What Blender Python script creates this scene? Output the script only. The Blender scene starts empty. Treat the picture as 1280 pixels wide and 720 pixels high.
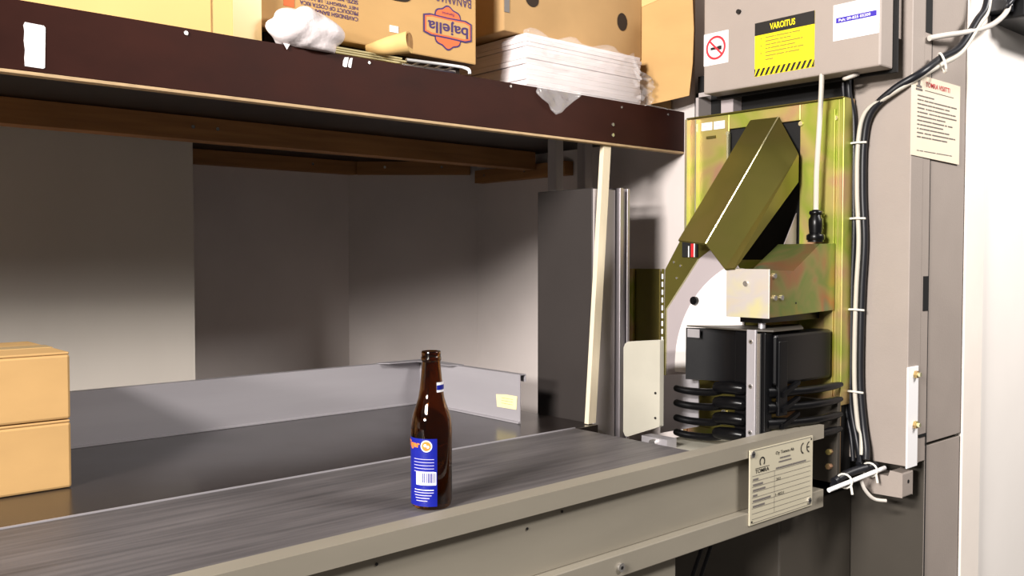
import bpy, bmesh, math, random
from mathutils import Vector, Matrix
random.seed(7)
SC = bpy.context.scene
COL = SC.collection
PI = math.pi

# ------------------------------------------------------------------ colour / materials
def lin(c):
    c = c / 255.0
    return c / 12.92 if c <= 0.04045 else ((c + 0.055) / 1.055) ** 2.4
def rgb(r, g, b): return (lin(r), lin(g), lin(b), 1.0)

def mat(name, col, rough=0.6, metal=0.0, var=0.0, scale=20.0, stretch=(1, 1, 1), bump=0.0,
        bscale=None, trans=0.0, ior=1.45, alpha=1.0, spec=0.5, col2=None, coat=0.0, detail=4.0, rvar=0.0):
    m = bpy.data.materials.new(name); m.use_nodes = True
    nt = m.node_tree; b = nt.nodes['Principled BSDF']
    b.inputs['Base Color'].default_value = col
    b.inputs['Roughness'].default_value = rough
    b.inputs['Metallic'].default_value = metal
    b.inputs['Transmission Weight'].default_value = trans
    b.inputs['IOR'].default_value = ior
    b.inputs['Alpha'].default_value = alpha
    b.inputs['Specular IOR Level'].default_value = spec
    b.inputs['Coat Weight'].default_value = coat
    if var or bump or col2 or rvar:
        tc = nt.nodes.new('ShaderNodeTexCoord'); mp = nt.nodes.new('ShaderNodeMapping')
        mp.inputs['Scale'].default_value = stretch
        nt.links.new(tc.outputs['Object'], mp.inputs['Vector'])
        n = nt.nodes.new('ShaderNodeTexNoise'); n.inputs['Scale'].default_value = scale
        n.inputs['Detail'].default_value = detail
        nt.links.new(mp.outputs['Vector'], n.inputs['Vector'])
        if var or col2:
            rp = nt.nodes.new('ShaderNodeValToRGB')
            e = rp.color_ramp.elements
            if col2:
                e[0].color = col; e[1].color = col2
            else:
                e[0].color = tuple(max(0, c * (1 - var)) for c in col[:3]) + (1,)
                e[1].color = tuple(min(1, c * (1 + var)) for c in col[:3]) + (1,)
            e[0].position = 0.32; e[1].position = 0.68
            nt.links.new(n.outputs['Fac'], rp.inputs['Fac'])
            nt.links.new(rp.outputs['Color'], b.inputs['Base Color'])
        if rvar:
            mr = nt.nodes.new('ShaderNodeMapRange')
            mr.inputs['To Min'].default_value = max(0.02, rough - rvar); mr.inputs['To Max'].default_value = rough + rvar
            nt.links.new(n.outputs['Fac'], mr.inputs['Value']); nt.links.new(mr.outputs['Result'], b.inputs['Roughness'])
        if bump:
            n2 = nt.nodes.new('ShaderNodeTexNoise'); n2.inputs['Scale'].default_value = bscale or scale
            n2.inputs['Detail'].default_value = 3
            nt.links.new(mp.outputs['Vector'], n2.inputs['Vector'])
            bp = nt.nodes.new('ShaderNodeBump'); bp.inputs['Strength'].default_value = bump
            bp.inputs['Distance'].default_value = 0.004
            nt.links.new(n2.outputs['Fac'], bp.inputs['Height']); nt.links.new(bp.outputs['Normal'], b.inputs['Normal'])
    return m

def gold_mat(name, rough, metal, cols, scale=7.0):
    """yellow chromate zinc plating: a metal whose film drifts between olive, yellow, green and pink"""
    m = bpy.data.materials.new(name); m.use_nodes = True
    nt = m.node_tree; b = nt.nodes['Principled BSDF']
    b.inputs['Metallic'].default_value = metal; b.inputs['Roughness'].default_value = rough
    tc = nt.nodes.new('ShaderNodeTexCoord'); n = nt.nodes.new('ShaderNodeTexNoise')
    n.inputs['Scale'].default_value = scale; n.inputs['Detail'].default_value = 2.0; n.inputs['Distortion'].default_value = 0.6
    nt.links.new(tc.outputs['Object'], n.inputs['Vector'])
    rp = nt.nodes.new('ShaderNodeValToRGB'); e = rp.color_ramp.elements
    while len(e) < len(cols): e.new(0.5)
    for k, (p, c) in enumerate(cols):
        e[k].position = p; e[k].color = c
    nt.links.new(n.outputs['Fac'], rp.inputs['Fac']); nt.links.new(rp.outputs['Color'], b.inputs['Base Color'])
    return m

M = {}
M['wall_board'] = mat('fibreboard_wall', rgb(206, 198, 188), 0.9, var=0.025, scale=6, stretch=(1, 1, .3), spec=0.1)
M['wall'] = mat('painted_wall', rgb(205, 196, 192), 0.85, var=0.04, scale=5, spec=0.15, bump=0.05, bscale=120)
M['wall_white'] = mat('white_wall', rgb(246, 240, 234), 0.7, var=0.02, scale=4, spec=0.2)
M['trim'] = mat('white_trim', rgb(246, 236, 226), 0.5, var=0.03, scale=8)
M['floor'] = mat('grey_floor', rgb(96, 92, 88), 0.6, var=0.2, scale=3)
M['belt'] = None
M['laminate'] = mat('black_brown_laminate', rgb(42, 36, 34), 0.22, var=0.12, scale=9, rvar=0.06)
M['guard'] = mat('grey_steel_guard', rgb(158, 154, 158), 0.42, metal=0.1, var=0.05, scale=5, stretch=(.4, .4, 4))
M['rail'] = mat('beige_grey_rail_paint', rgb(146, 139, 125), 0.5, metal=0.15, var=0.05, scale=8, stretch=(.6, 2, 2))
M['machine'] = mat('beige_grey_machine_paint', rgb(158, 147, 139), 0.5, var=0.03, scale=10, bump=0.08, bscale=260)
M['machine_dark_and_shade'] = mat('dark_grey_and_shaded_paint', rgb(68, 63, 56), 0.5, var=0.06, scale=6)  # dark parts, and painted shade on the lower machine front
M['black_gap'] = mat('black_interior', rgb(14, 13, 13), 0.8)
M['gold'] = gold_mat('yellow_zinc_plate', 0.42, 0.6, [(0.28, rgb(184, 166, 92)), (0.42, rgb(152, 164, 62)), (0.52, rgb(182, 168, 98)), (0.63, rgb(186, 142, 114)), (0.74, rgb(158, 168, 78))])
M['gold_mid'] = gold_mat('iridescent_zinc_plate', 0.36, 0.8, [(0.3, rgb(164, 150, 84)), (0.42, rgb(134, 150, 84)), (0.52, rgb(160, 150, 96)), (0.62, rgb(176, 128, 92)), (0.75, rgb(124, 142, 110))], 11.0)
M['gold_lit'] = gold_mat('lit_zinc_plate', 0.45, 0.45, [(0.3, rgb(216, 208, 160)), (0.5, rgb(204, 196, 190)), (0.7, rgb(214, 200, 168))], 14.0)
M['gold_dark'] = gold_mat('olive_zinc_plate', 0.36, 0.75, [(0.3, rgb(126, 119, 56)), (0.5, rgb(114, 108, 52)), (0.7, rgb(124, 110, 62))], 4.0)
M['gold_edge'] = mat('bright_zinc_edge', rgb(240, 236, 190), 0.25, metal=0.8)
M['steel'] = mat('brushed_steel', rgb(196, 192, 196), 0.4, metal=0.6, var=0.06, scale=30, stretch=(1, 1, .1))
M['chrome'] = mat('bright_screw_steel', rgb(215, 212, 208), 0.25, metal=0.9)
M['disc'] = mat('white_disc_plastic', rgb(250, 244, 240), 0.45)
M['ring'] = mat('grey_backing_plate', rgb(176, 166, 168), 0.5, metal=0.2)
M['nylon'] = mat('milky_nylon', rgb(178, 174, 160), 0.5, var=0.05, scale=12)
M['black'] = mat('black_plastic', rgb(9, 9, 11), 0.3, spec=0.3)
M['black_rubber'] = mat('black_cable_rubber', rgb(24, 25, 30), 0.4)
M['cable_white'] = mat('white_cable', rgb(196, 190, 178), 0.45)
M['cable_grey'] = mat('grey_cable', rgb(200, 194, 186), 0.45)
M['tie'] = mat('white_nylon_tie', rgb(226, 222, 212), 0.4)
M['fascia'] = mat('red_brown_film_plywood', rgb(50, 24, 18), 0.55, spec=0.12, var=0.2, scale=7, stretch=(1, 1, 1.6), rvar=0.08)
M['ply_edge'] = mat('plywood_edge', rgb(186, 158, 120), 0.8, var=0.15, scale=40, stretch=(1, 1, 6))
M['deck'] = mat('dark_film_deck', rgb(30, 23, 21), 0.5, var=0.1, scale=5)
M['batten'] = mat('aged_pine_batten', rgb(150, 104, 60), 0.7, var=0.2, scale=9, stretch=(.5, .5, 7), detail=6)
M['stick'] = mat('pale_pine_stick', rgb(228, 214, 186), 0.65, var=0.07, scale=16, stretch=(3, 3, .4))
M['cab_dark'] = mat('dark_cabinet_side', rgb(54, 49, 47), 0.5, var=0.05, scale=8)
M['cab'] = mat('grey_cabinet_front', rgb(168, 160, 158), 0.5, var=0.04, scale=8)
M['cab_steel'] = mat('steel_cabinet_edge', rgb(178, 172, 176), 0.35, metal=0.7)
M['card'] = mat('brown_cardboard', rgb(194, 156, 104), 0.85, var=0.06, scale=6, stretch=(1, 1, 2), spec=0.1, bump=0.05, bscale=60)
M['card_pale'] = mat('pale_cardboard', rgb(232, 194, 128), 0.85, var=0.04, scale=5, spec=0.1)
M['card_tan'] = mat('tan_cardboard', rgb(176, 143, 100), 0.85, var=0.07, scale=8, spec=0.1)
M['card_edge'] = mat('cardboard_cut_edge', rgb(170, 128, 80), 0.9, var=0.2, scale=80)
M['card_in'] = mat('dark_inside_and_gap_shade', rgb(46, 34, 24), 0.95)
M['tape'] = mat('clear_brown_tape', rgb(214, 180, 122), 0.25, spec=0.5, coat=0.4)
M['orange_tape'] = mat('orange_print', rgb(226, 104, 44), 0.6)
M['paper'] = mat('white_paper', rgb(240, 236, 230), 0.8, var=0.02, scale=20)
M['paper_cream'] = mat('cream_paper', rgb(226, 212, 190), 0.8, var=0.02, scale=20)
M['paper_stack'] = mat('stacked_paper_edges', rgb(222, 212, 212), 0.85, var=0.06, scale=16, stretch=(.25, .25, 14))
M['paper_yel'] = mat('yellowed_paper', rgb(240, 226, 172), 0.8, var=0.05, scale=14)
M['film'] = mat('clear_plastic_film', rgb(250, 246, 246), 0.10, trans=0.0, alpha=0.15, spec=1.0, bump=0.6, bscale=22)
M['bag'] = mat('white_plastic_bag', rgb(226, 216, 216), 0.3, bump=0.9, bscale=30)
M['blue_bag'] = mat('blue_plastic', rgb(48, 58, 128), 0.4)
M['red'] = mat('red_plastic', rgb(190, 30, 34), 0.5)
M['sticker'] = mat('white_sticker', rgb(246, 244, 244), 0.4)
M['yellow'] = mat('yellow_sticker', rgb(252, 228, 30), 0.4)
M['ink'] = mat('black_ink', rgb(22, 20, 20), 0.5)
M['ink_grey'] = mat('grey_ink', rgb(110, 104, 100), 0.6)
M['ink_olive'] = mat('faded_ink', rgb(150, 134, 40), 0.6)
M['ink_blue'] = mat('blue_ink', rgb(52, 34, 170), 0.5)
M['ink_purple'] = mat('purple_ink', rgb(58, 26, 92), 0.6)
M['ink_red'] = mat('red_ink', rgb(206, 50, 62), 0.5)
M['ink_pale'] = mat('pale_violet_ink', rgb(196, 190, 222), 0.6)
M['logo_orange'] = mat('orange_logo_ink', rgb(232, 104, 50), 0.6)
M['plate'] = mat('aluminium_rating_plate', rgb(206, 198, 174), 0.45, metal=0.2)
M['glass'] = mat('brown_bottle_glass', rgb(146, 92, 32), 0.04, trans=1.0, ior=1.5)
M['label_blue'] = mat('blue_bottle_label', rgb(20, 30, 140), 0.35)
M['label_orange'] = mat('orange_label_ink', rgb(240, 130, 40), 0.5)
M['roll'] = mat('tan_kraft_roll', rgb(214, 176, 112), 0.8, var=0.1, scale=18)
M['white_metal'] = mat('white_coated_wire', rgb(240, 240, 240), 0.4)

def belt_mat():
    m = bpy.data.materials.new('worn_grey_belt'); m.use_nodes = True
    nt = m.node_tree; b = nt.nodes['Principled BSDF']; b.inputs['Roughness'].default_value = 0.5
    b.inputs['Specular IOR Level'].default_value = 0.4
    tc = nt.nodes.new('ShaderNodeTexCoord')
    def noise(stretch, scale, detail):
        mp = nt.nodes.new('ShaderNodeMapping'); mp.inputs['Scale'].default_value = stretch
        nt.links.new(tc.outputs['Object'], mp.inputs['Vector'])
        n = nt.nodes.new('ShaderNodeTexNoise'); n.inputs['Scale'].default_value = scale; n.inputs['Detail'].default_value = detail
        nt.links.new(mp.outputs['Vector'], n.inputs['Vector']); return n.outputs['Fac']
    a = noise((.5, 12, 1), 9, 5); c = noise((1, 3, 1), 4, 4)
    mx = nt.nodes.new('ShaderNodeMix'); mx.data_type = 'FLOAT'; mx.inputs[0].default_value = 0.45
    nt.links.new(a, mx.inputs[2]); nt.links.new(c, mx.inputs[3])
    rp = nt.nodes.new('ShaderNodeValToRGB'); e = rp.color_ramp.elements
    e[0].position = 0.33; e[0].color = rgb(70, 67, 68); e[1].position = 0.74; e[1].color = rgb(112, 107, 107)
    nt.links.new(mx.outputs[0], rp.inputs['Fac']); nt.links.new(rp.outputs['Color'], b.inputs['Base Color'])
    return m
M['belt'] = belt_mat()

# ------------------------------------------------------------------ mesh builder
_textcache = {}
def text_geo(s, bold=0.0):
    k = (s, bold)
    if k in _textcache: return _textcache[k]
    cu = bpy.data.curves.new('lettering', 'FONT'); cu.body = s; cu.size = 1.0; cu.offset = bold; cu.resolution_u = 3
    o = bpy.data.objects.new('lettering', cu); COL.objects.link(o)
    dg = bpy.context.evaluated_depsgraph_get(); dg.update()
    ev = o.evaluated_get(dg); me = ev.to_mesh()
    vs = [(v.co.x, v.co.y) for v in me.vertices]; fs = [tuple(p.vertices) for p in me.polygons]
    ev.to_mesh_clear(); bpy.data.objects.remove(o); bpy.data.curves.remove(cu)
    x0 = min(v[0] for v in vs); x1 = max(v[0] for v in vs); y0 = min(v[1] for v in vs); y1 = max(v[1] for v in vs)
    vs = [((x - x0) / (x1 - x0), (y - y0) / (y1 - y0)) for x, y in vs]
    _textcache[k] = (vs, fs); return _textcache[k]

class MB:
    def __init__(s): s.v = []; s.f = []; s.m = []; s.mats = []
    def mi(s, m):
        if m not in s.mats: s.mats.append(m)
        return s.mats.index(m)
    def add(s, vs, fs, m):
        o = len(s.v); s.v += [tuple(v) for v in vs]; k = s.mi(m)
        for f in fs: s.f.append(tuple(i + o for i in f)); s.m.append(k)
        return s
    def box(s, x0, x1, y0, y1, z0, z1, m, faces=None):
        vs = [(x0, y0, z0), (x1, y0, z0), (x1, y1, z0), (x0, y1, z0), (x0, y0, z1), (x1, y0, z1), (x1, y1, z1), (x0, y1, z1)]
        fs = dict(b=(0, 3, 2, 1), t=(4, 5, 6, 7), f=(0, 1, 5, 4), r=(1, 2, 6, 5), k=(2, 3, 7, 6), l=(3, 0, 4, 7))
        o = len(s.v); s.v += vs
        for key, f in fs.items():
            mm = (faces or {}).get(key, m); s.f.append(tuple(i + o for i in f)); s.m.append(s.mi(mm))
        return s
    def prism(s, pts, d, m, capm=None):
        """pts: planar 3-D outline, extruded by vector d"""
        d = Vector(d); n = len(pts); vs = [Vector(p) for p in pts] + [Vector(p) + d for p in pts]
        s.add(vs, [tuple((i, (i + 1) % n, n + (i + 1) % n, n + i)) for i in range(n)], m)
        s.add(vs, [tuple(range(n - 1, -1, -1)), tuple(range(n, 2 * n))], capm or m)
        return s
    def tube(s, pts, r, m, n=10, caps=True):
        pts = [Vector(p) for p in pts]; rs = r if isinstance(r, (list, tuple)) else [r] * len(pts)
        up = None; vs = []
        for i, p in enumerate(pts):
            t = (pts[min(i + 1, len(pts) - 1)] - pts[max(i - 1, 0)]).normalized()
            if up is None:
                up = Vector((0, 0, 1)) if abs(t.z) < 0.9 else Vector((1, 0, 0))
            a = t.cross(up).normalized(); b = a.cross(t).normalized(); up = b
            for k in range(n):
                w = 2 * PI * k / n; vs.append(p + (a * math.cos(w) + b * math.sin(w)) * rs[i])
        fs = []
        for i in range(len(pts) - 1):
            for k in range(n):
                fs.append((i * n + k, i * n + (k + 1) % n, (i + 1) * n + (k + 1) % n, (i + 1) * n + k))
        if caps:
            fs.append(tuple(range(n - 1, -1, -1))); fs.append(tuple(range((len(pts) - 1) * n, len(pts) * n)))
        return s.add(vs, fs, m)
    def cyl(s, p, d, r, m, n=14):
        p = Vector(p); return s.tube([p, p + Vector(d)], r, m, n)
    def lathe(s, prof, c, m, n=40, a0=0, a1=2 * PI):
        full = abs(a1 - a0 - 2 * PI) < 1e-6; vs = []; cnt = n if full else n + 1
        for (r, z) in prof:
            for k in range(cnt):
                w = a0 + (a1 - a0) * k / n; vs.append((c[0] + r * math.cos(w), c[1] + r * math.sin(w), c[2] + z))
        fs = []
        for i in range(len(prof) - 1):
            for k in range(n):
                k2 = (k + 1) % cnt
                fs.append((i * cnt + k, i * cnt + k2, (i + 1) * cnt + k2, (i + 1) * cnt + k))
        return s.add(vs, fs, m)
    def quad(s, o, u, v, m, w=1, h=1, x=0, y=0, off=0.0):
        """rectangle on a plane (o,u,v): at (x,y), size w*h, lifted along the plane normal"""
        o, u, v = Vector(o), Vector(u), Vector(v); nrm = u.cross(v).normalized() * off
        q = [o + u * a + v * b + nrm for a, b in ((x, y), (x + w, y), (x + w, y + h), (x, y + h))]
        return s.add(q, [(0, 1, 2, 3)], m)
    def poly(s, o, u, v, pts, m, off=0.0):
        o, u, v = Vector(o), Vector(u), Vector(v); nrm = u.cross(v).normalized() * off
        return s.add([o + u * a + v * b + nrm for a, b in pts], [tuple(range(len(pts)))], m)
    def ring(s, o, u, v, cx, cy, r0, r1, m, off=0.0, n=32, a0=0, a1=2 * PI):
        o, u, v = Vector(o), Vector(u), Vector(v); nrm = u.cross(v).normalized() * off; vs = []
        for k in range(n + 1):
            w = a0 + (a1 - a0) * k / n
            for r in (r0, r1): vs.append(o + u * (cx + r * math.cos(w)) + v * (cy + r * math.sin(w)) + nrm)
        return s.add(vs, [(2 * k, 2 * k + 1, 2 * k + 3, 2 * k + 2) for k in range(n)], m)
    def text(s, body, o, u, v, x, y, w, h, m, off=0.0, bold=0.0):
        vs, fs = text_geo(body, bold); o, u, v = Vector(o), Vector(u), Vector(v); nrm = u.cross(v).normalized() * off
        return s.add([o + u * (x + a * w) + v * (y + b * h) + nrm for a, b in vs], fs, m)
    def dashes(s, o, u, v, x, y, w, h, m, off=0.0, words=6):
        """a line of print too small to read: word-length strokes"""
        cuts = sorted(random.uniform(0.05, .95) for _ in range(words - 1)); cuts = [0] + cuts + [1]
        for a, b in zip(cuts[:-1], cuts[1:]):
            if b - a > 0.04: s.quad(o, u, v, m, (b - a) * w - 0.012 * w, h, x + a * w, y, off)
        return s
    def build(s, name, parent=None, smooth=None, bevel=0.0, recalc=True, loc=None):
        me = bpy.data.meshes.new(name)
        loc = Vector(loc) if loc is not None else Vector((0, 0, 0))
        base = Vector(parent_loc(parent)) if parent is not None else Vector((0, 0, 0))
        me.from_pydata([Vector(v) - loc - (base if parent is not None and loc.length == 0 else Vector((0, 0, 0))) for v in s.v], [], s.f)
        for m in s.mats: me.materials.append(M[m])
        for p, k in zip(me.polygons, s.m): p.material_index = k
        if recalc:
            bm = bmesh.new(); bm.from_mesh(me); bmesh.ops.recalc_face_normals(bm, faces=bm.faces); bm.to_mesh(me); bm.free()
        if smooth is not None:
            me.polygons.foreach_set('use_smooth', [True] * len(me.polygons)); me.set_sharp_from_angle(angle=math.radians(smooth))
        o = bpy.data.objects.new(name, me); COL.objects.link(o)
        if parent is not None: o.parent = parent
        elif loc.length: o.location = loc
        if bevel:
            b = o.modifiers.new('bevel', 'BEVEL'); b.width = bevel; b.segments = 2; b.limit_method = 'ANGLE'; b.angle_limit = math.radians(40)
        return o

def parent_loc(o):
    p = Vector((0, 0, 0))
    while o is not None: p += o.location; o = o.parent
    return p
def tag(o, label=None, cat=None, group=None, kind=None):
    if label: o['label'] = label
    if cat: o['category'] = cat
    if group: o['group'] = group
    if kind: o['kind'] = kind
    return o
def thing(name, loc, label, cat, group=None):
    o = bpy.data.objects.new(name, None); COL.objects.link(o); o.location = loc; o.empty_display_size = 0.05
    return tag(o, label, cat, group)
def struct(o, label=None): o['kind'] = 'structure'; return tag(o, label)
XU, ZU = (1, 0, 0), (0, 0, 1)          # axes of a face looking towards -Y
YU = (0, -1, 0)                        # right-hand axis of a face looking towards -X

def smoothpath(pts, sub=8):
    pts = [Vector(p) for p in pts]; out = []
    for i in range(len(pts) - 1):
        p0 = pts[max(i - 1, 0)]; p1 = pts[i]; p2 = pts[i + 1]; p3 = pts[min(i + 2, len(pts) - 1)]
        for k in range(sub):
            t = k / sub
            out.append(0.5 * ((2 * p1) + (p2 - p0) * t + (2 * p0 - 5 * p1 + 4 * p2 - p3) * t * t + (3 * p1 - p0 - 3 * p2 + p3) * t ** 3))
    out.append(pts[-1]); return out

# ------------------------------------------------------------------ the room
struct(MB().box(-3.2, 3.4, -2.2, 2.8, -0.05, 0.0, 'floor').build('floor'))
struct(MB().box(-3.2, 0.892, 2.18, 2.465, 0, 2.7, 'wall_board').build('wall_left'))
struct(MB().box(0.892, 1.505, 2.465, 2.56, 0, 2.7, 'wall').build('wall_back'))
struct(MB().prism([(1.50, 2.465, 0), (1.80, 2.20, 0), (1.92, 2.20, 0), (1.92, 2.56, 0), (1.50, 2.56, 0)], (0, 0, 2.7), 'wall').build('wall_corner'))
struct(MB().box(1.80, 1.90, 1.37, 2.20, 0, 2.7, 'wall').build('wall_right'))
struct(MB().box(2.062, 3.4, 0.85, 0.95, 0, 2.7, 'wall_white').build('wall_front'))
struct(MB().box(2.062, 2.163, 0.838, 0.85, 0, 2.7, 'trim').build('trim_1', bevel=0.003))

# ------------------------------------------------------------------ conveyor
cv = thing('conveyor', (0.6, 1.15, 0), 'beige-grey steel belt conveyor with worn dark belt leading to the sorting machine', 'conveyor')
MB().box(-0.5, 1.388, 0.976, 1.365, 0.792, 0.800, 'belt').build('belt', cv, bevel=0.002)
b = MB().box(-0.5, 1.375, 0.975, 1.36, 0.735, 0.791, 'machine_dark_and_shade')
for x in (-0.4, 0.5, 1.3): b.box(x, x + 0.04, 0.975, 1.36, 0.67, 0.735, 'machine_dark_and_shade')
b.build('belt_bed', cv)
MB().cyl((1.372, 0.978, 0.768), (0, 0.38, 0), 0.022, 'steel').build('end_roller', cv, smooth=40)
r = MB().prism([(-0.5, .941, .7875), (1.66, .941, .806), (1.66, .941, .833), (-0.5, .941, .8145)], (0, .034, 0), 'rail')
r.box(-0.5, 1.635, 0.958, 0.972, 0.704, 0.800, 'rail').box(1.2, 1.635, .958, .972, .80, .806, 'rail')
r.box(-0.5, 1.66, 0.940, 0.972, 0.668, 0.704, 'rail')
r.build('side_rail', cv, bevel=0.0015)
f = MB().box(-0.5, 1.388, 1.3655, 1.369, 0.775, 0.8015, 'guard'); f.build('belt_edge_strip', cv)
for x in (-0.1, 1.035):
    MB().box(x, x + 0.19, 0.965, 1.03, 0.0, 0.667, 'rail').box(x + .02, x + .17, 0.965, 1.03, 0.0, 0.01, 'rail').build('leg', cv, bevel=0.003)
for x, z in ((1.055, 0.684), (0.62, 0.782), (0.945, 0.788), (0.875, 0.776)):
    if z > .7: MB().cyl((x, 0.9575, z), (0, -0.001, 0), 0.0022, 'ink', 8).build('rivet', cv)
    else: MB().cyl((x, 0.9398, z), (0, -0.004, 0), 0.007, 'chrome', 14).cyl((x, 0.9358, z), (0, -0.0006, 0), 0.003, 'ink', 6).build('bolt', cv, smooth=40)
# rating plate across the two flanges
o = (1.400, 0.938, 0.681); pl = MB(); W, H = 0.212, 0.137
pl.box(1.400, 1.612, 0.9372, 0.9398, 0.681, 0.818, 'plate')
e = 0.0006; O = (1.400, 0.9372, 0.681)
for y in (0.1345, 0.003): pl.quad(O, XU, ZU, 'ink_grey', W - 0.012, 0.0008, 0.006, y, e)
pl.ring(O, XU, ZU, 0.038, 0.112, 0.0062, 0.0088, 'ink', e, 20, -0.9, PI + 0.9)
pl.quad(O, XU, ZU, 'ink', 0.045, 0.001, 0.016, 0.101, e)
pl.text('TOMRA', O, XU, ZU, 0.016, 0.0925, 0.044, 0.007, 'ink', e, 0.01)
pl.text('Oy Tomra Ab', O, XU, ZU, 0.082, 0.116, 0.062, 0.0078, 'ink', e, 0.008)
pl.dashes(O, XU, ZU, 0.096, 0.1085, 0.036, 0.0028, 'ink_grey', e, 2)
pl.dashes(O, XU, ZU, 0.092, 0.1015, 0.044, 0.0028, 'ink_grey', e, 2)
for cx, bar in ((0.179, False), (0.200, True)):     # the CE mark
    pl.ring(O, XU, ZU, cx, 0.117, 0.0085, 0.0112, 'ink', e, 20, PI * .55, PI * 1.45)
    if bar: pl.quad(O, XU, ZU, 'ink', 0.008, 0.0022, cx - 0.0095, 0.116, e)
for k in range(9):
    y = 0.0885 - k * 0.0098
    pl.quad(O, XU, ZU, 'ink_grey', W - 0.014, 0.0007, 0.006, y, e)
pl.quad(O, XU, ZU, 'ink_grey', 0.0007, 0.078, 0.078, 0.0105, e)
pl.dashes(O, XU, ZU, 0.083, 0.0905, 0.105, 0.0032, 'ink_grey', e, 4)
for k, w in enumerate((0.017, 0.032, 0.040, 0.014, 0.058, 0.038)):
    pl.dashes(O, XU, ZU, 0.009, 0.0805 - k * 0.0098, w, 0.0035, 'ink_grey', e, 2)
pl.text('202', O, XU, ZU, 0.084, 0.069, 0.015, 0.005, 'ink', e)
pl.text('1-4021', O, XU, ZU, 0.082, 0.0405, 0.028, 0.005, 'ink', e)
po = pl.build('rating_plate', cv, recalc=False)
po['label'] = 'small aluminium rating plate with CE mark'
for x, z in ((1.407, 0.810), (1.600, 0.692)):
    MB().cyl((x, 0.9372, z), (0, -0.0025, 0), 0.0062, 'chrome', 14).box(x - .004, x + .004, 0.9342, 0.9348, z - .0008, z + .0008, 'ink').box(x - .0008, x + .0008, 0.9342, 0.9348, z - .004, z + .004, 'ink').build('screw', po, smooth=40)
for x, z in ((1.606, 0.812), (1.406, 0.687)):
    MB().cyl((x, 0.9371, z), (0, -0.0008, 0), 0.002, 'ink', 8).build('rivet', po)

# ------------------------------------------------------------------ collection table behind the belt
tb = thing('collection_table', (0.6, 1.62, 0), 'dark glossy collection table with grey raised guards behind the conveyor', 'table')
MB().box(-0.5, 1.465, 1.371, 1.90, 0.770, 0.797, 'laminate').build('table_top', tb, bevel=0.001)
def cprof(p0, p1, inward):     # folded sheet guard between two plan points; 'inward' points to the table's inside
    p0, p1 = Vector((*p0, 0)), Vector((*p1, 0)); n = Vector((*inward, 0)); m = MB()
    prof = [(0.006, 0.7975), (0.006, 0.800), (0, 0.802), (0, 0.906), (-0.018, 0.906), (-0.018, 0.889), (-0.0162, 0.889), (-0.0162, 0.9042), (-0.0018, 0.9042), (-0.0018, 0.7975)]
    pts = [p0 + n * a + Vector((0, 0, z)) for a, z in prof]
    return m.prism(pts, p1 - p0, 'guard')
cprof((-0.5, 1.872), (1.362, 1.872), (0, -1)).build('back_guard', tb)
cprof((1.344, 1.494), (1.344, 1.872), (-1, 0)).build('side_guard', tb)
MB().prism([(1.222, 1.884, .9065), (1.222, 1.872, .9065), (1.24, 1.852, .9065), (1.318, 1.845, .9065), (1.326, 1.73, .9065), (1.344, 1.715, .9065), (1.362, 1.715, .9065), (1.362, 1.884, .9065)], (0, 0, 0.0015), 'guard').build('corner_plate', tb)
g = MB().prism([(1.3432, 1.571, .826), (1.3432, 1.574, .854), (1.3432, 1.54, .857), (1.3432, 1.502, .857), (1.3432, 1.505, .827), (1.3432, 1.53, .8265)], (-0.0006, 0, 0), 'paper_yel')
for k in range(3): g.dashes((1.3424, 1.565, .829), YU, ZU, 0.01, 0.007 + k * .006, 0.04, 0.0008, 'ink_olive', .0002, 3)
g.build('paper_sticker', tb)['label'] = 'torn yellowish paper sticker'
for x in (-0.35, 1.40):
    for y in (1.42, 1.82): MB().box(x, x + .04, y, y + .04, 0, .77, 'machine_dark_and_shade').build('leg', tb)

# ------------------------------------------------------------------ two cardboard boxes on the table
def carton(name, x0, x1, y0, y1, z0, z1, label, rot=0, dx=0):
    t = thing(name, ((x0 + x1) / 2 + dx, (y0 + y1) / 2, z0), label, 'box', 'closed cardboard boxes stacked on the table')
    cx, cy = parent_loc(t).x, parent_loc(t).y; hx, hy = (x1 - x0) / 2, (y1 - y0) / 2; h = z1 - z0
    MB().box(cx - hx, cx + hx, cy - hy, cy + hy, z0, z0 + h - 0.004, 'card').build('body', t, bevel=0.004)
    for s in (-1, 1):
        ya, yb = (cy - hy + .001, cy - .0006) if s < 0 else (cy + .0006, cy + hy - .001)
        MB().box(cx - hx + .001, cx + hx - .001, ya, yb, z0 + h - .004, z0 + h, 'card').build('flap', t, bevel=0.0015)
    tp = MB().box(cx - hx, cx + hx, cy - .024, cy + .024, z0 + h, z0 + h + .0005, 'tape')
    tp.box(cx + hx, cx + hx + .0006, cy - .024, cy + .024, z0 + h - .045, z0 + h + .0005, 'tape').build('tape', t)
    t.rotation_euler.z = rot
    return t
carton('cardboard_box', 0.02, 0.432, 1.553, 1.80, 0.7975, 0.9065, 'closed brown cardboard box lying directly on the dark table, lower of two')
carton('cardboard_box', 0.02, 0.432, 1.553, 1.80, 0.9080, 1.015, 'closed brown cardboard box stacked on top of the other on the table', dx=0.0)

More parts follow.
